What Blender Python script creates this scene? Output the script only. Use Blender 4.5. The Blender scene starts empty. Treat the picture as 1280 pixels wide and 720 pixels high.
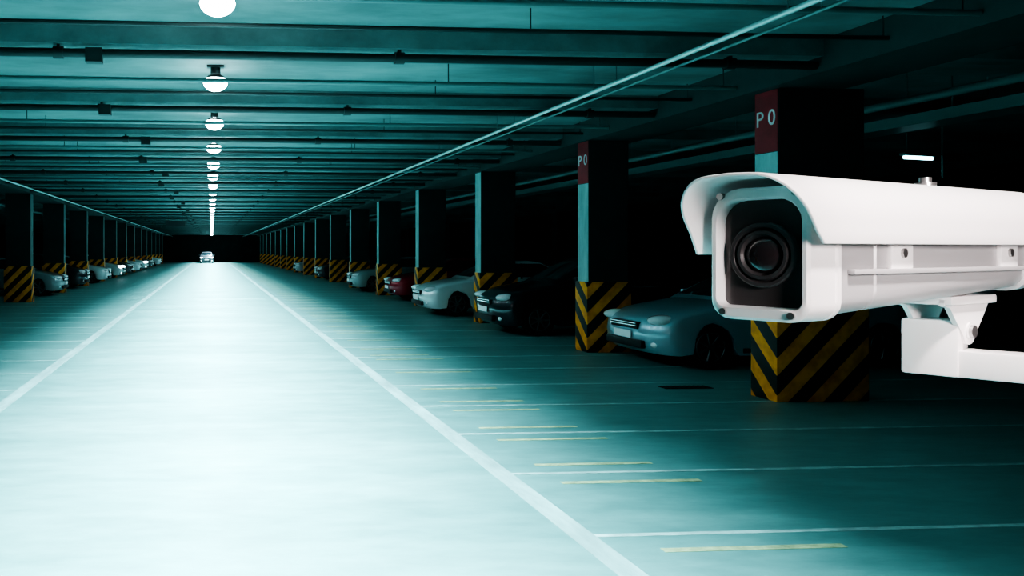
import bpy, bmesh, math, random
from mathutils import Vector, Matrix
random.seed(4)
S = bpy.context.scene
S.view_settings.view_transform = 'AgX'
try: S.view_settings.look = 'AgX - High Contrast'
except Exception as ex: print(ex)
S.view_settings.exposure = 0.12

# ------------------------------------------------------------ materials
def mat(name, col, rough=0.5, metal=0.0, emit=None, es=0.0, coat=0.0, noise=None, bump=None, spec=0.5):
    m = bpy.data.materials.new(name); m.use_nodes = True
    nt = m.node_tree; b = nt.nodes['Principled BSDF']
    b.inputs['Base Color'].default_value = (*col, 1)
    b.inputs['Roughness'].default_value = rough
    b.inputs['Metallic'].default_value = metal
    b.inputs['Coat Weight'].default_value = coat
    b.inputs['Specular IOR Level'].default_value = spec
    if emit:
        b.inputs['Emission Color'].default_value = (*emit, 1)
        b.inputs['Emission Strength'].default_value = es
    if noise:  # (scale vec, amount)
        tc = nt.nodes.new('ShaderNodeTexCoord'); mp = nt.nodes.new('ShaderNodeMapping')
        nt.links.new(tc.outputs['Object'], mp.inputs['Vector'])
        mp.inputs['Scale'].default_value = noise[0]
        n = nt.nodes.new('ShaderNodeTexNoise'); n.inputs['Scale'].default_value = 1.0
        n.inputs['Detail'].default_value = 6; n.inputs['Roughness'].default_value = 0.65
        nt.links.new(mp.outputs['Vector'], n.inputs['Vector'])
        r = nt.nodes.new('ShaderNodeValToRGB')
        k = noise[1]
        r.color_ramp.elements[0].position = 0.3; r.color_ramp.elements[1].position = 0.72
        r.color_ramp.elements[0].color = (*[c*(1-k) for c in col], 1)
        r.color_ramp.elements[1].color = (*[min(1, c*(1+k)) for c in col], 1)
        nt.links.new(n.outputs['Fac'], r.inputs['Fac'])
        nt.links.new(r.outputs['Color'], b.inputs['Base Color'])
        if bump:
            bp = nt.nodes.new('ShaderNodeBump'); bp.inputs['Strength'].default_value = bump
            bp.inputs['Distance'].default_value = 0.01
            nt.links.new(n.outputs['Fac'], bp.inputs['Height'])
            nt.links.new(bp.outputs['Normal'], b.inputs['Normal'])
    return m

M = {}
M['ceil'] = mat('ceiling_concrete', (0.13, 0.20, 0.20), 0.85, noise=((0.5, 1.2, 1), 0.4), bump=0.2)
M['rib'] = mat('rib_concrete', (0.115, 0.175, 0.175), 0.8, noise=((1.5, 2, 2), 0.35))
M['wall'] = mat('wall_paint', (0.02, 0.03, 0.03), 0.9, noise=((1, 1, 1), 0.3))
M['beam'] = mat('beam_paint', (0.025, 0.04, 0.04), 0.8, noise=((1, 1, 1), 0.3))
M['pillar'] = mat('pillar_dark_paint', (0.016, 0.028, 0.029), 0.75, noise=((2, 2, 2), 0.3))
M['pillar_lit'] = mat('pillar_lit_side', (0.26, 0.42, 0.42), 0.6, noise=((3, 3, 1), 0.3))  # lane-facing side of right pillars: lamp light put into the colour
M['pillar_dim_lit'] = mat('pillar_dim_lit_side', (0.07, 0.12, 0.12), 0.6, noise=((3, 3, 1), 0.3))  # same for left pillars, with fainter lamp light in the colour
M['red'] = mat('red_paint', (0.26, 0.012, 0.02), 0.55, noise=((4, 4, 4), 0.3))
M['white_sign'] = mat('white_letter', (0.6, 0.62, 0.62), 0.6)
M['pipe_d'] = mat('pipe_dark', (0.02, 0.032, 0.032), 0.5, 0.2)
M['pipe_m'] = mat('pipe_painted', (0.12, 0.19, 0.19), 0.45, 0.2)
M['pipe_l'] = mat('pipe_light', (0.4, 0.54, 0.54), 0.4, 0.3)
M['bulb'] = mat('lamp_glow', (1, 1, 1), 0.5, emit=(0.82, 0.97, 1.0), es=44)
M['line'] = mat('worn_white_paint', (0.32, 0.55, 0.53), 0.5, noise=((4, 9, 1), 0.45))
M['laneline'] = mat('lane_paint', (0.25, 0.45, 0.44), 0.5, noise=((5, 1.2, 1), 0.35))
M['yline'] = mat('worn_yellow_paint', (0.36, 0.48, 0.28), 0.5, noise=((9, 14, 1), 0.5))
M['grate'] = mat('drain_iron', (0.015, 0.03, 0.03), 0.6, 0.4)
M['cctv'] = mat('cctv_white_enamel', (0.85, 0.84, 0.84), 0.38, coat=0.15)
M['cctv_b'] = mat('cctv_body_aluminium', (0.47, 0.47, 0.48), 0.4, 0.2)
M['cctv_in'] = mat('cctv_glass_panel', (0.085, 0.08, 0.082), 0.2, coat=0.5)
M['lens_ring'] = mat('lens_ring', (0.075, 0.07, 0.073), 0.4, 0.2)
M['lens'] = mat('lens_glass', (0.035, 0.027, 0.03), 0.15, coat=1.0)
M['screw'] = mat('screw_steel', (0.5, 0.5, 0.5), 0.3, 0.9)
M['tire'] = mat('tire_rubber', (0.012, 0.012, 0.013), 0.8)
M['rim'] = mat('rim_alloy', (0.16, 0.18, 0.19), 0.45, 0.8)
M['glass'] = mat('car_glass', (0.012, 0.02, 0.024), 0.06, coat=0.5)
M['blk'] = mat('black_trim', (0.01, 0.012, 0.013), 0.5)
M['hl'] = mat('headlight', (0.9, 0.97, 1.0), 0.15, coat=1)
M['hl_on'] = mat('headlight_on', (0.9, 0.95, 1), 0.1, emit=(0.85, 0.97, 1), es=8)
M['tail'] = mat('taillight', (0.5, 0.01, 0.02), 0.2)
M['plate'] = mat('licence_plate', (0.88, 0.94, 0.95), 0.3)
M['chrome'] = mat('chrome', (0.6, 0.65, 0.67), 0.15, 1.0)

def floor_mat():
    m = bpy.data.materials.new('epoxy_floor'); m.use_nodes = True
    nt = m.node_tree; N = nt.nodes; L = nt.links; b = N['Principled BSDF']
    tc = N.new('ShaderNodeTexCoord')
    def noise(sc, det=5, rough=.6):
        mp = N.new('ShaderNodeMapping'); mp.inputs['Scale'].default_value = sc
        L.new(tc.outputs['Object'], mp.inputs['Vector'])
        n = N.new('ShaderNodeTexNoise'); n.inputs['Scale'].default_value = 1
        n.inputs['Detail'].default_value = det; n.inputs['Roughness'].default_value = rough
        L.new(mp.outputs['Vector'], n.inputs['Vector']); return n
    n1 = noise((0.22, 1.3, 1)); n2 = noise((2, 5, 1), 8, .7)
    r1 = N.new('ShaderNodeValToRGB')
    r1.color_ramp.elements[0].position = .3; r1.color_ramp.elements[0].color = (.105, .27, .26, 1)
    r1.color_ramp.elements[1].position = .7; r1.color_ramp.elements[1].color = (.155, .36, .345, 1)
    L.new(n1.outputs['Fac'], r1.inputs['Fac'])
    r2 = N.new('ShaderNodeValToRGB')
    r2.color_ramp.elements[0].position = .35; r2.color_ramp.elements[0].color = (.82, .82, .82, 1)
    r2.color_ramp.elements[1].position = .65; r2.color_ramp.elements[1].color = (1.1, 1.1, 1.1, 1)
    L.new(n2.outputs['Fac'], r2.inputs['Fac'])
    mx = N.new('ShaderNodeMix'); mx.data_type = 'RGBA'; mx.blend_type = 'MULTIPLY'; mx.inputs[0].default_value = 1
    L.new(r1.outputs['Color'], mx.inputs[6]); L.new(r2.outputs['Color'], mx.inputs[7])
    L.new(mx.outputs[2], b.inputs['Base Color'])
    mr = N.new('ShaderNodeMapRange'); mr.inputs[3].default_value = .34; mr.inputs[4].default_value = .50
    L.new(n1.outputs['Fac'], mr.inputs[0]); L.new(mr.outputs[0], b.inputs['Roughness'])
    b.inputs['Specular IOR Level'].default_value = .7
    bp = N.new('ShaderNodeBump'); bp.inputs['Strength'].default_value = .12; bp.inputs['Distance'].default_value = .01
    L.new(n2.outputs['Fac'], bp.inputs['Height']); L.new(bp.outputs['Normal'], b.inputs['Normal'])
    return m
M['floor'] = floor_mat()

def hazard_mat():
    m = bpy.data.materials.new('hazard_stripes'); m.use_nodes = True
    nt = m.node_tree; N = nt.nodes; L = nt.links; b = N['Principled BSDF']
    tc = N.new('ShaderNodeTexCoord'); sp = N.new('ShaderNodeSeparateXYZ')
    L.new(tc.outputs['Object'], sp.inputs[0])
    def mth(op, a, bb):
        n = N.new('ShaderNodeMath'); n.operation = op
        for i, v in enumerate((a, bb)):
            if isinstance(v, (int, float)): n.inputs[i].default_value = v
            elif v is not None: L.new(v, n.inputs[i])
        return n.outputs[0]
    s = mth('ADD', sp.outputs[0], sp.outputs[1]); s = mth('SUBTRACT', s, sp.outputs[2])
    s = mth('MULTIPLY', s, 1/0.43); s = mth('ADD', s, 20.12); f = mth('FRACT', s, None); g = mth('GREATER_THAN', f, .52)
    n = N.new('ShaderNodeTexNoise'); n.inputs['Scale'].default_value = 7; n.inputs['Detail'].default_value = 6
    L.new(tc.outputs['Object'], n.inputs['Vector'])
    r = N.new('ShaderNodeValToRGB')
    r.color_ramp.elements[0].position = .3; r.color_ramp.elements[0].color = (.70, .22, .01, 1)
    r.color_ramp.elements[1].position = .6; r.color_ramp.elements[1].color = (1.0, .37, .015, 1)
    L.new(n.outputs['Fac'], r.inputs['Fac'])
    mx = N.new('ShaderNodeMix'); mx.data_type = 'RGBA'
    L.new(g, mx.inputs[0]); mx.inputs[6].default_value = (.012, .014, .014, 1); L.new(r.outputs['Color'], mx.inputs[7])
    L.new(mx.outputs[2], b.inputs['Base Color']); b.inputs['Roughness'].default_value = .5
    return m
M['hazard'] = hazard_mat()

# ------------------------------------------------------------ helpers
def link(o, parent=None):
    S.collection.objects.link(o)
    if parent: o.parent = parent
    return o
def empty(name, loc=(0, 0, 0), rz=0):
    e = bpy.data.objects.new(name, None); e.location = loc; e.rotation_euler = (0, 0, rz)
    e.empty_display_size = .1
    S.collection.objects.link(e); return e
def obj_bm(name, bm, mats, parent=None, smooth=False, loc=(0, 0, 0), rot=(0, 0, 0)):
    me = bpy.data.meshes.new(name)
    bmesh.ops.recalc_face_normals(bm, faces=bm.faces)
    bm.to_mesh(me); bm.free()
    for m in (mats if isinstance(mats, list) else [mats]): me.materials.append(m)
    if smooth:
        for p in me.polygons: p.use_smooth = True
        try: me.set_sharp_from_angle(angle=math.radians(38))
        except Exception: pass
    o = bpy.data.objects.new(name, me); o.location = loc; o.rotation_euler = rot
    return link(o, parent)
def add_box(bm, c, s, mi=0, bev=0, seg=2):
    r = bmesh.ops.create_cube(bm, size=1, matrix=Matrix.Translation(c) @ Matrix.Diagonal((*s, 1)))
    vs = r['verts']; fs = set(f for v in vs for f in v.link_faces)
    for f in fs: f.material_index = mi
    if bev:
        es = list(set(e for v in vs for e in v.link_edges))
        rr = bmesh.ops.bevel(bm, geom=es, offset=bev, segments=seg, affect='EDGES', profile=.6)
        for f in rr['faces']: f.material_index = mi
def box(name, c, s, m, parent=None, bev=0, rot=(0, 0, 0)):
    bm = bmesh.new(); add_box(bm, (0, 0, 0), s, 0, bev)
    return obj_bm(name, bm, m, parent, smooth=bev > 0, loc=c, rot=rot)
def add_cyl(bm, p0, p1, r, mi=0, seg=16, r2=None):
    p0 = Vector(p0); p1 = Vector(p1); d = p1-p0
    q = d.to_track_quat('Z', 'Y').to_matrix().to_4x4()
    rr = bmesh.ops.create_cone(bm, cap_ends=True, segments=seg, radius1=r, radius2=r if r2 is None else r2, depth=d.length,
                               matrix=Matrix.Translation((p0+p1)/2) @ q)
    for f in set(f for v in rr['verts'] for f in v.link_faces): f.material_index = mi
def add_sph(bm, c, s, mi=0, seg=16, rings=10):
    rr = bmesh.ops.create_uvsphere(bm, u_segments=seg, v_segments=rings, radius=1,
                                   matrix=Matrix.Translation(c) @ Matrix.Diagonal((*s, 1)))
    for f in set(f for v in rr['verts'] for f in v.link_faces): f.material_index = mi

# ------------------------------------------------------------ room shell
Y0, Y1, XL, XR, ZC = -5.0, 112.0, -21.0, 21.0, 3.95
box('floor', (0, (Y0+Y1)/2, -.1), (XR-XL, Y1-Y0, .2), M['floor'])
box('ceiling', (0, (Y0+Y1)/2, ZC+.1), (XR-XL, Y1-Y0, .2), M['ceil'])
box('wall_left', (XL-.1, (Y0+Y1)/2, ZC/2), (.2, Y1-Y0, ZC), M['wall'])
box('wall_right', (XR+.1, (Y0+Y1)/2, ZC/2), (.2, Y1-Y0, ZC), M['wall'])
box('wall_back', (0, Y0-.1, ZC/2), (XR-XL, .2, ZC), M['wall'])
box('wall_far', (0, Y1+.1, ZC/2), (XR-XL, .2, ZC), M['wall'])

# ribs
bm = bmesh.new()
y = 1.85
while y < Y1-1:
    add_box(bm, (0, y, ZC-.09), (XR-XL-.1, .26, .18))
    y += 3.1
obj_bm('ceiling_ribs', bm, M['rib'])
bm = bmesh.new()
for x0, x1 in ((6.37, 7.3), (-6.9, -5.93), (17.15, 17.85), (-17.85, -17.15)):
    add_box(bm, ((x0+x1)/2, (Y0+Y1)/2, ZC-.17), (x1-x0, Y1-Y0-.1, .34))
obj_bm('ceiling_beams', bm, M['beam'])

# transverse pipes
bm = bmesh.new()
k = 0; y = 4.9
PA, PB = -5.91, 6.35
while y < 100:
    add_cyl(bm, (PA, y, 3.69), (PB, y, 3.69), .045, 0, 10)
    add_cyl(bm, (PA, y+.2, 3.73), (PB, y+.2, 3.73), .022, 1, 8)
    for x in (-4.2, -1.5, 1.9, 5.4):
        add_cyl(bm, (x-.05, y, 3.69), (x+.05, y, 3.69), .062, 0, 10)
        add_box(bm, (x, y, 3.755), (.03, .05, .03), 0)
    add_box(bm, (-1.45+.3*(k % 2), y-.02, 3.66), (.16, .12, .14), 0)
    add_cyl(bm, (PA, y+1.3, 3.71), (PB, y+1.3, 3.71), .028, 1, 10)
    add_cyl(bm, (PA, y+2.2, 3.74), (PB, y+2.2, 3.74), .022, 0, 8)
    for x in (-5, -2.8, 2.8, 6.2):
        add_cyl(bm, (x, y+1.3, 3.71), (x, y+1.3, ZC-.002), .006, 0, 6)
        add_cyl(bm, (x+.1, y+2.2, 3.74), (x+.1, y+2.2, ZC-.002), .006, 0, 6)
    k += 1; y += 3.1
obj_bm('sprinkler_pipework', bm, [M['pipe_d'], M['pipe_m']], smooth=True)
# longitudinal conduits
bm = bmesh.new()
for x, z, r, mi in ((4.38, 3.56, .024, 0), (-5.35, 3.56, .024, 0), (4.65, 3.58, .014, 1), (8.2, 3.5, .05, 1), (-8.2, 3.5, .05, 1)):
    add_cyl(bm, (x, Y0+.1, z), (x, Y1-.1, z), r, mi, 10)
    yy = 2.7
    while yy < Y1-2:
        add_cyl(bm, (x, yy, z), (x, yy, ZC-.002), .006, 1, 5); yy += 3.1
obj_bm('conduit_pipes', bm, [M['pipe_l'], M['pipe_m']], smooth=True)
bm = bmesh.new()
add_box(bm, (9.6, 50, 3.45), (.5, 100, .06), 0)
for xx in (9.36, 9.84): add_box(bm, (xx, 50, 3.5), (.03, 100, .12), 0)
yy = 3.3
while yy < 99:
    for xx in (9.36, 9.84): add_cyl(bm, (xx, yy, 3.5), (xx, yy, ZC-.002), .01, 0, 5)
    yy += 3.1
obj_bm('cable_tray', bm, M['pipe_m'])

# ------------------------------------------------------------ lamps
LC = (0.66, 0.92, 1.0)
y = 3.4; i = 0
while y < 108:
    e = empty('ceiling_lamp', (0.05, y, 0))
    bm = bmesh.new()
    add_box(bm, (0, 0, ZC-.012), (.2, .12, .024), 0, .004)
    add_cyl(bm, (0, 0, ZC-.02), (0, 0, 3.80), .06, 0, 12)
    add_cyl(bm, (0, 0, 3.79), (0, 0, 3.83), .13, 0, 24, .09)
    obj_bm('housing', bm, M['pipe_d'], e, True)
    bm = bmesh.new(); add_sph(bm, (0, 0, 3.745), (.145, .145, .10), 0, 16, 8)
    obj_bm('diffuser', bm, M['bulb'], e, True)
    for en, spd in ((370, 100), (62, 150)):
        ld = bpy.data.lights.new('lamp_light', 'AREA'); ld.shape = 'DISK'; ld.size = .20
        ld.energy = en; ld.color = LC; ld.spread = math.radians(spd)
        lo = bpy.data.objects.new('lamp_light', ld); lo.location = (0, 0, 3.640 if spd == 100 else 3.635); link(lo, e)
    y += 3.1; i += 1

def tube_lamp(loc, rz, power, vis_len=.62):
    e = empty('tube_lamp', loc, rz)
    bm = bmesh.new()
    add_box(bm, (0, 0, .05), (vis_len+.1, .09, .05), 0, .008)
    add_cyl(bm, (vis_len/2+.02, 0, .05), (vis_len/2+.25, 0, .07), .012, 0, 8)
    add_cyl(bm, (vis_len/2+.25, 0, -.3), (vis_len/2+.25, 0, ZC-loc[2]), .015, 0, 8)
    add_cyl(bm, (-vis_len/2+.05, 0, .05), (-vis_len/2+.05, 0, ZC-loc[2]), .008, 0, 8)
    obj_bm('frame', bm, M['pipe_m'], e, True)
    bm = bmesh.new(); add_cyl(bm, (-vis_len/2, 0, 0), (vis_len/2, 0, 0), .028, 0, 12)
    obj_bm('tube', bm, mat('tube_glow', (1, 1, 1), emit=(.42, .93, 1), es=power), e, True)
tube_lamp((11.15, 11.9, 3.2), 0.25, 7)
tube_lamp((14.0, 40, 3.2), 0.25, 6)
tube_lamp((-14.0, 46, 3.2), 0.25, 6)

# ------------------------------------------------------------ pillars
def pillar(xn, y, side, label=None, W=.9, D=.45):
    GH = 1.2
    cx = xn + side*W/2; cy = y + D/2
    e = empty('concrete_pillar', (cx, cy, 0))
    bm = bmesh.new()
    zt = ZC-.34
    add_box(bm, (0, 0, zt/2), (W-.08, D-.05, zt), 0, .012)
    xs = -side*(W/2-.04+.004)
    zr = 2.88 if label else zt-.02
    add_box(bm, (xs, 0, (GH+zr)/2), (.008, D-.07, zr-GH), 1)  # strip carrying the painted lamp light on the lane side
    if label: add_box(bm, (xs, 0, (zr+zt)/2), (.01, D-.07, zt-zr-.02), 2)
    obj_bm('shaft', bm, [M['pillar'], M['pillar_lit'] if side > 0 else M['pillar_dim_lit'], M['red']], e)
    box('guard', (0, 0, GH/2), (W, D, GH), M['hazard'], e, .015)
    if label:
        cu = bpy.data.curves.new('label', 'FONT'); cu.body = label; cu.size = .26; cu.extrude = .003
        cu.align_x = 'CENTER'; cu.materials.append(M['white_sign'])
        t = bpy.data.objects.new('label', cu); t.location = (xs-side*.009, 0, 3.2)
        t.rotation_euler = (math.pi/2, 0, -math.pi/2*side); link(t, e)
ys = [8.73, 13.16, 18.6, 24.3, 30.2, 36.3, 42.5]
while ys[-1] < 100: ys.append(ys[-1]+6.2)
for j, yy in enumerate(ys):
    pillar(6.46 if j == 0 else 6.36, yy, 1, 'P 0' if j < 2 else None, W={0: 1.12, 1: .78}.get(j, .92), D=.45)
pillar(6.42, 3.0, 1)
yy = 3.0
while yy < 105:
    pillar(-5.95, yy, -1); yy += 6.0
bm = bmesh.new()
for x in (17.5, -17.5):
    yy = 3
    while yy < 105: add_box(bm, (x, yy, (ZC-.34)/2), (.7, .7, ZC-.34)); yy += 6
obj_bm('pillar_row', bm, M['pillar'])

# ------------------------------------------------------------ floor markings
def strip(bm, x0, x1, y0, y1, mi, z=.002):
    add_box(bm, ((x0+x1)/2, (y0+y1)/2, z/2+.0005), (abs(x1-x0), abs(y1-y0), z), mi)
bm = bmesh.new()
strip(bm, 2.18, 2.34, Y0+.2, 108, 0); strip(bm, -2.42, -2.26, Y0+.2, 108, 0)
yy = .66
while yy < 106:
    strip(bm, 2.34, 12.0, yy, yy+.05, 1); strip(bm, -12, -2.42, yy, yy+.05, 1)
    strip(bm, 2.62, 3.55+.2*random.random(), yy-.26, yy-.2, 2)
    if random.random() < .5: strip(bm, 2.62, 3.6, yy+.24, yy+.30, 2)
    yy += 1.35
obj_bm('floor_markings', bm, [M['laneline'], M['line'], M['yline']])
bm = bmesh.new()
add_box(bm, (0, 0, .004), (.62, .18, .008), 0)
for q in range(10): add_box(bm, (-.27+.06*q, 0, .010), (.02, .16, .006), 0)
obj_bm('drain_grate', bm, M['grate'], loc=(6.0, 9.75, 0))

# ------------------------------------------------------------ cars
def car(loc, rz, col, hs=1.0, on=False, metal=.3):
    e = empty('car', loc, rz)
    paint = mat('car_paint', col, .28, metal, coat=.9)
    out = [(.14, .20), (.03, .30), (0, .48), (.03, .62), (.12, .73), (.40, .84), (.75, .91), (1.15, .975), (1.3, .99), (2.0, .985), (2.7, .99), (3.4, 1.0),
           (3.85, 1.02), (4.2, 1.0), (4.36, .92), (4.42, .7), (4.42, .5), (4.36, .33), (4.22, .22), (3.96, .24)]
    for cx0, n in ((3.55, 9), (.86, 9)):
        for a in range(n):
            t = math.pi*a/(n-1)
            out.append((cx0+.375*math.cos(t), .30+.375*math.sin(t)))
        if cx0 > 2: out += [(3.1, .2), (2.2, .19), (1.3, .2)]
    out.append((.45, .22))
    HW = .88
    sts = [(0, 0, 0), (.35, .04, 0), (.6, .16, .01), (.72, .30, .02), (.82, .55, .04), (.86, .8, .06), (.88, 1.0, .10)]
    rows = []
    bm = bmesh.new()
    full = [(-y, a, b) for y, a, b in reversed(sts[1:])] + sts
    for y, k, dz in full:
        row = []
        for x, z in out:
            xx = x
            if x < 1.0: xx = x + .34*k*(1-x)**1.5
            if x > 3.5: xx = x - .22*k*((x-3.5)/.92)**1.5
            zz = z
            if z > .7: zz = z - dz*min(1, (z-.7)/.2)
            row.append(bm.verts.new((xx, y, zz*hs if z > .45 else z)))
        rows.append(row)
    n = len(out)
    for a, b in zip(rows[:-1], rows[1:]):
        for i in range(n):
            j = (i+1) % n
            bm.faces.new((a[i], a[j], b[j], b[i]))
    bm.faces.new(rows[0]); bm.faces.new(list(reversed(rows[-1])))
    bmesh.ops.triangulate(bm, faces=[f for f in bm.faces if len(f.verts) > 4])
    obj_bm('body', bm, paint, e, True)
    bm = bmesh.new()
    add_box(bm, (2.2, 0, .42*hs), (2.2, 1.5, .4)); add_box(bm, (2.2, 0, .5), (3.6, 1.2, .3))
    obj_bm('chassis', bm, M['blk'], e)
    def ring(z, x0, x1, hw, r=.12):
        pts = []
        for (cx, cy, a0) in ((x1-r, hw-r, 0), (x0+r, hw-r, 90), (x0+r, -hw+r, 180), (x1-r, -hw+r, 270)):
            for t in range(5):
                a = math.radians(a0+t*22.5); pts.append((cx+r*math.cos(a), cy+r*math.sin(a), z*hs))
        return pts
    lev = [ring(.93, 1.12, 4.0, .80), ring(1.03, 1.30, 3.88, .785), ring(1.22, 1.66, 3.60, .72), ring(1.37, 1.98, 3.32, .64),
           ring(1.42, 2.12, 3.18, .60), ring(1.455, 2.4, 2.95, .42)]
    bm = bmesh.new(); R = [[bm.verts.new(p) for p in l] for l in lev]; m = len(R[0])
    for li in range(len(R)-1):
        for i in range(m):
            j = (i+1) % m
            f = bm.faces.new((R[li][i], R[li][j], R[li+1][j], R[li+1][i]))
            corner = (i % 5) != 4
            f.material_index = 1 if (li >= 3 or corner or li == 0) else 0
    f = bm.faces.new(R[-1]); f.material_index = 1
    obj_bm('greenhouse', bm, [M['glass'], paint], e, True)
    bm = bmesh.new()
    for s in (-1, 1):
        add_cyl(bm, (2.62, s*.792, .97*hs), (2.66, s*.655, 1.37*hs), .03, 0, 8)
        add_box(bm, (1.62, s*.93, 1.03*hs), (.16, .22, .13), 1, .04)
        add_box(bm, (2.35, s*.885, .82*hs), (.18, .02, .03), 1, .006)
        add_box(bm, (3.2, s*.885, .82*hs), (.18, .02, .03), 1, .006)
        add_box(bm, (2.62, s*.881, .62*hs), (.012, .006, .6*hs), 0)
        add_box(bm, (1.55, s*.881, .6*hs), (.012, .006, .55*hs), 0)
        add_box(bm, (2.25, s*.875, .27), (1.8, .03, .07), 0, .01)
    obj_bm('trim', bm, [M['blk'], paint], e, True)
    bm = bmesh.new()
    add_box(bm, (.045, 0, .60*hs), (.08, .78, .11), 0, .02)
    add_box(bm, (.035, 0, .33), (.08, 1.05, .12), 0, .02)
    add_box(bm, (.0, 0, .60*hs), (.02, .74, .015), 1); add_box(bm, (.0, 0, .635*hs), (.02, .74, .012), 1)
    add_box(bm, (-.012, 0, .46*hs), (.015, .5, .11), 2)
    for s in (-1, 1):
        add_sph(bm, (.25, s*.66, .70*hs), (.22, .17, .085), 3)
        add_sph(bm, (.13, s*.66, .34), (.05, .07, .05), 3)
        add_sph(bm, (4.30, s*.68, .82*hs), (.10, .16, .09), 4)
    add_box(bm, (4.43, 0, .75*hs), (.015, .5, .11), 2)
    add_box(bm, (4.40, 0, .36), (.08, 1.1, .1), 0, .02)
    obj_bm('lights_and_grille', bm, [M['blk'], M['chrome'], M['plate'], M['hl_on'] if on else M['hl'], M['tail']], e, True)
    bm = bmesh.new()
    for cx0 in (.86, 3.55):
        for s in (-1, 1):
            y0, y1 = s*.66, s*.865
            add_cyl(bm, (cx0, y0, .325), (cx0, y1, .325), .325, 0, 32)
            add_cyl(bm, (cx0, y1-s*.01, .325), (cx0, y1+s*.004, .325), .215, 0, 28)
            for q in range(7):
                a = 2*math.pi*q/7
                add_cyl(bm, (cx0+.04*math.cos(a), y1+s*.006, .325+.04*math.sin(a)), (cx0+.205*math.cos(a), y1+s*.006, .325+.205*math.sin(a)), .02, 1, 6)
            add_cyl(bm, (cx0, y1, .325), (cx0, y1+s*.02, .325), .05, 1, 12)
            for q in range(24):
                a0 = 2*math.pi*q/24; a1 = 2*math.pi*(q+1)/24
                add_cyl(bm, (cx0+.215*math.cos(a0), y1+s*.004, .325+.215*math.sin(a0)), (cx0+.215*math.cos(a1), y1+s*.004, .325+.215*math.sin(a1)), .012, 1, 5)
    obj_bm('wheels', bm, [M['tire'], M['rim']], e, True)
    return e
car((6.40, 12.05, 0), 0, (.36, .56, .64), 1.0)
car((5.75, 16.6, 0), 0, (.012, .022, .03), 1.1)
car((5.55, 21.4, 0), 0, (.85, .97, 1.0), 1.0)
car((10.9, 15.2, 0), 0, (.45, .66, .74), 1.05)
car((6.1, 27.5, 0), 0, (.40, .015, .04), 1.0)
car((5.8, 33.6, 0), 0, (.3, .4, .42), 1.0)
car((11.5, 22.5, 0), 0, (.03, .04, .05), 1.1)
car((6.0, 46.0, 0), 0, (.05, .06, .07), 1.0)
car((6.0, 58.0, 0), 0, (.3, .35, .38), 1.0)
car((-5.6, 31.4, 0), math.pi, (.30, .38, .40), 1.0)
car((-5.6, 37.0, 0), math.pi, (.04, .05, .06), 1.1)
for q, yy in enumerate((42.6, 49.5, 55, 61.5, 67.5, 74, 86)):
    car((-5.3, yy, 0), math.pi, [(.65, .75, .78), (.5, .6, .62), (.08, .09, .1)][q % 3], 1.0, on=(q in (1, 4)))
car((-.6, 103, 0), math.pi/2, (.08, .09, .10), 1.0, on=True)

# hanging sign above lane
e = empty('hanging_sign', (-2.0, 45, 3.2))
bm = bmesh.new(); add_box(bm, (0, 0, 0), (1.1, .12, .36), 0, .02)
for s in (-.4, .4): add_cyl(bm, (s, 0, .18), (s, 0, ZC-3.2), .012, 0, 6)
obj_bm('panel', bm, M['blk'], e)

# ------------------------------------------------------------ security camera
C = empty('security_camera', (.634, .8077, 1.67), math.radians(24))
def sect(y0, y1, z0, z1, rb, rt, seg=5):
    pts = []
    for (cy, cz, r, a0) in ((y1-rt, z1-rt, rt, 0), (y0+rt, z1-rt, rt, 90), (y0+rb, z0+rb, rb, 180), (y1-rb, z0+rb, rb, 270)):
        for t in range(seg+1):
            a = math.radians(a0+90*t/seg); pts.append((cy+r*math.cos(a), cz+r*math.sin(a)))
    return pts
def loft(bm, secs, mi=0, cap0=True, cap1=True):
    R = [[bm.verts.new((x, p[0], p[1])) for p in ps] for x, ps in secs]; m = len(R[0])
    for a, b in zip(R[:-1], R[1:]):
        for i in range(m):
            j = (i+1) % m
            f = bm.faces.new((a[i], a[j], b[j], b[i])); f.material_index = mi
    if cap0: bm.faces.new(R[0]).material_index = mi
    if cap1: bm.faces.new(list(reversed(R[-1]))).material_index = mi
    return R
bm = bmesh.new()
s_out = lambda g, zb=0.0: sect(0+g, .11-g, zb+g, .150-g, .022, .034)
loft(bm, [(.022, sect(.010, .100, .016, .136, .008, .026)), (.003, sect(.009, .101, .015, .137, .009, .027)), (0, sect(.007, .103, .013, .139, .011, .028)),
          (0, s_out(.003)), (.003, s_out(.0)), (.05, s_out(0)), (.052, s_out(.0025)), (.055, s_out(.0025)), (.057, s_out(0)), (.062, s_out(0))], 0, False, True)
obj_bm('front_bezel', bm, M['cctv'], C, True)
bm = bmesh.new()
b2 = lambda x, g=0.0: sect(.003+g, .107-g, .004+.024*(x-.06)/.5+g, .146-g, .024, .034)
loft(bm, [(.06, b2(.06)), (.135, b2(.135)), (.137, b2(.137, .002)), (.14, b2(.14, .002)), (.142, b2(.142)), (.53, b2(.53)), (.531, b2(.531, -.004)), (.56, b2(.56, -.004)), (.566, b2(.566, .004))])
add_box(bm, (.30, -.001, .055), (.44, .008, .006), 0, .002)
add_box(bm, (.30, .111, .055), (.44, .008, .006), 0, .002)
obj_bm('body', bm, M['cctv_b'], C, True)
bm = bmesh.new()
loft(bm, [(.014, sect(.0095, .1005, .0155, .1365, .0085, .0265)), (.03, sect(.0095, .1005, .0155, .1365, .0085, .0265))])
obj_bm('glass_panel', bm, M['cctv_in'], C, True)
bm = bmesh.new()
ly, lz = .054, .074
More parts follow.
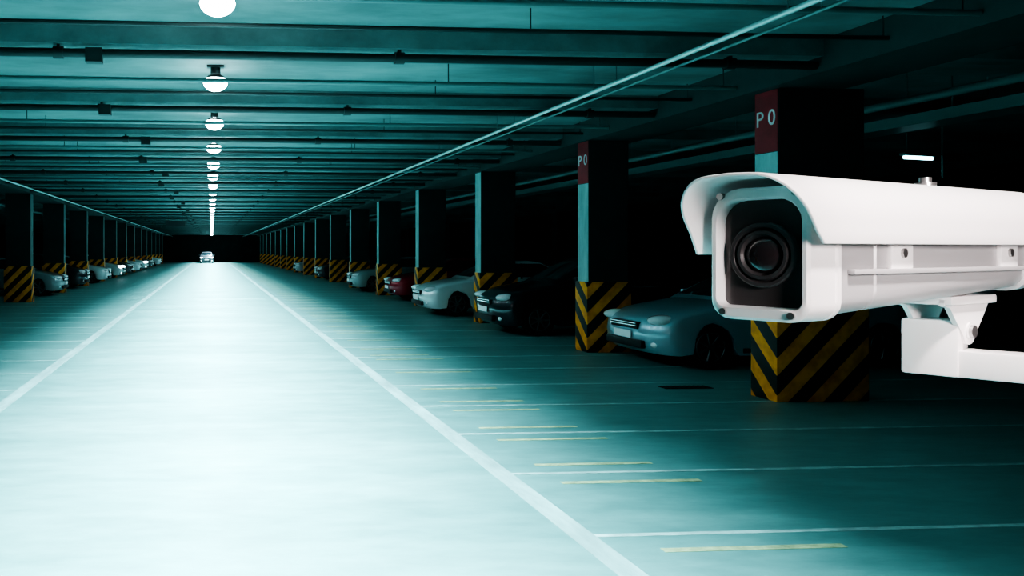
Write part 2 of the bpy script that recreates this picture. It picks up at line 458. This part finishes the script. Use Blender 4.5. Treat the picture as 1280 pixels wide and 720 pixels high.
def ringx(bm, prof, mi, seg=40):
    R = []
    for x, r in prof:
        R.append([bm.verts.new((x, ly+r*math.cos(2*math.pi*k/seg), lz+r*math.sin(2*math.pi*k/seg))) for k in range(seg)])
    for a, b in zip(R[:-1], R[1:]):
        for i in range(seg):
            j = (i+1) % seg; bm.faces.new((a[i], a[j], b[j], b[i])).material_index = mi
    return R
ringx(bm, [(.0145, .037), (.008, .037), (.0065, .0355), (.0065, .032), (.010, .030), (.008, .028), (.006, .0275), (.006, .024), (.011, .0215), (.012, .0205)], 0)
r = ringx(bm, [(.0122, .021), (.0085, .018), (.0065, .013), (.0055, .006), (.0052, .001)], 1); bm.faces.new(r[-1]).material_index = 1
obj_bm('lens', bm, [M['lens_ring'], M['lens']], C, True)
bm = bmesh.new()
for yy, zz in ((.018, .008), (.094, .008), (.013, .142), (.097, .142)):
    add_cyl(bm, (-.003, yy, zz), (.004, yy, zz), .004, 0, 14)
for xx, zz in ((.19, .074), (.47, .074)):
    add_box(bm, (xx, .001, zz), (.05, .006, .034), 1, .002)
    add_cyl(bm, (xx, -.005, zz+.002), (xx, .001, zz+.002), .0055, 0, 14)
add_cyl(bm, (.38, .055, .158), (.38, .055, .170), .012, 0, 16); add_cyl(bm, (.38, .055, .170), (.38, .055, .177), .007, 0, 12)
obj_bm('screws', bm, [M['screw'], M['cctv']], C, True)
bm = bmesh.new()
prof = []
hw, zb, zt, rr = .070, .086, .161, .048
cyc = .055
prof.append((cyc-hw, zb)); prof.append((cyc-hw, (zb+zt-rr)/2))
for t in range(9):
    a = math.pi - math.radians(90*t/8); prof.append((cyc-hw+rr+rr*math.cos(a), zt-rr+rr*math.sin(a)))
prof.append((cyc, zt+.001))
for t in range(9):
    a = math.pi/2 - math.radians(90*t/8); prof.append((cyc+hw-rr+rr*math.cos(a), zt-rr+rr*math.sin(a)))
prof.append((cyc+hw, (zb+zt-rr)/2)); prof.append((cyc+hw, zb-.012))
cols = []
for q in (0, .02, .5, .98, 1.0):
    col = []
    for yv, zv in prof:
        x0 = -.002-.052*(max(0, zv-zb)/(zt-zb))**.8; x1 = .575
        col.append(bm.verts.new((x0+(x1-x0)*q, yv, zv)))
    cols.append(col)
for a, b in zip(cols[:-1], cols[1:]):
    for i in range(len(prof)-1): bm.faces.new((a[i], a[i+1], b[i+1], b[i]))
h = obj_bm('sun_hood', bm, M['cctv'], C, True)
sm = h.modifiers.new('s', 'SOLIDIFY'); sm.thickness = .0035; sm.offset = 0
bv = h.modifiers.new('b', 'BEVEL'); bv.width = .001; bv.segments = 2; bv.limit_method = 'ANGLE'
bm = bmesh.new()
for xx in (.1, .45): add_cyl(bm, (xx, .055, .14), (xx, .055, .160), .008, 0, 12)
obj_bm('hood_spacers', bm, M['cctv'], C)
bm = bmesh.new()
def prism(bm, pts, y0, y1, mi=0):
    a = [bm.verts.new((x, y0, z)) for x, z in pts]; b = [bm.verts.new((x, y1, z)) for x, z in pts]
    n = len(pts); bm.faces.new(a).material_index = mi; bm.faces.new(list(reversed(b))).material_index = mi
    for i in range(n):
        j = (i+1) % n; bm.faces.new((a[i], b[i], b[j], a[j])).material_index = mi
bx = .435
tri = [(bx-.07, .014), (bx-.07, .006), (bx-.055, .003)]
for t in range(9):
    a = math.radians(200+140*t/8); tri.append((bx+.018*math.cos(a), -.030+.018*math.sin(a)))
tri += [(bx+.055, .006), (bx+.06, .009), (bx+.06, .018)]
prism(bm, tri, .028, .034); prism(bm, tri, .076, .082)
add_box(bm, (bx-.005, .055, .013), (.13, .07, .012), 0, .003)
add_cyl(bm, (bx, .022, -.030), (bx, .088, -.030), .0085, 1, 16)
add_cyl(bm, (bx, .026, -.030), (bx, .084, -.030), .012, 0, 16)
add_box(bm, (bx-.004, .055, -.045), (.036, .04, .045), 0, .006)
obj_bm('swivel_bracket', bm, [M['cctv'], M['screw']], C, True)
inv = (Matrix.Translation((.634, .8077, 1.67)) @ Matrix.Rotation(math.radians(24), 4, 'Z')).inverted()
def wchild(name, bm, m):
    bmesh.ops.transform(bm, matrix=inv, verts=bm.verts); return obj_bm(name, bm, m, C, True)
pc = Vector((1.0, 1.035, 0)); pe = Vector((1.33, .55, 0)); d = (pe-pc); ang = math.atan2(d.y, d.x)
Rm = Matrix.Translation((pc.x, pc.y, 0)) @ Matrix.Rotation(ang, 4, 'Z')
t = bmesh.new(); add_box(t, (-.005, 0, 1.617), (.062, .055, .076), 0, .004); add_box(t, (d.length/2, 0, 1.597), (d.length+.0, .05, .036), 0, .004)
bmesh.ops.transform(t, matrix=Rm, verts=t.verts); bmesh.ops.transform(t, matrix=inv, verts=t.verts)
obj_bm('arm', t, M['cctv'], C, True)
bm = bmesh.new(); add_cyl(bm, (pe.x, pe.y, 0.012), (pe.x, pe.y, ZC), .035, 0, 24); add_cyl(bm, (pe.x, pe.y, 0), (pe.x, pe.y, .012), .09, 0, 24)
add_cyl(bm, (pe.x, pe.y, 1.53), (pe.x, pe.y, 1.65), .042, 0, 24)
wchild('mounting_pole', bm, M['pipe_m'])

def area(name, loc, tgt, size, power, col, spread=math.pi):
    ld = bpy.data.lights.new(name, 'AREA'); ld.size = size; ld.energy = power; ld.color = col; ld.spread = spread
    o = bpy.data.objects.new(name, ld); o.location = loc
    o.rotation_euler = (Vector(tgt)-Vector(loc)).to_track_quat('-Z', 'Y').to_euler(); link(o)
sp = bpy.data.lights.new('cctv_added_spot', 'SPOT'); sp.energy = 320; sp.color = (1, .87, .85); sp.spot_size = math.radians(32); sp.spot_blend = .6; sp.shadow_soft_size = .12  # added spot to brighten the security camera, no fixture belongs to it
so = bpy.data.objects.new('cctv_added_spot', sp); so.location = (1.0, -.05, 3.3)
so.rotation_euler = (Vector((.95, 1.0, 1.75))-so.location).to_track_quat('-Z', 'Y').to_euler(); link(so)
area('cctv_added_fill', (.75, -.35, 1.95), (.9, .95, 1.72), .35, 3.6, (1, .87, .85), math.radians(70))  # added out-of-view fill light for the security camera's side

# ------------------------------------------------------------ world, camera
w = bpy.data.worlds.new('world'); S.world = w; w.use_nodes = True
w.node_tree.nodes['Background'].inputs[0].default_value = (.01, .03, .03, 1)
w.node_tree.nodes['Background'].inputs[1].default_value = .2
cd = bpy.data.cameras.new('scene_camera'); co = bpy.data.objects.new('scene_camera', cd); link(co)
cd.sensor_width = 36; cd.lens = 36*1000/1280; cd.sensor_fit = 'HORIZONTAL'
cd.shift_x = .239; cd.shift_y = -.0375; cd.clip_start = .02; cd.clip_end = 300
co.location = (0, 0, 1.75); co.rotation_euler = (math.pi/2, 0, -math.radians(4))
S.camera = co
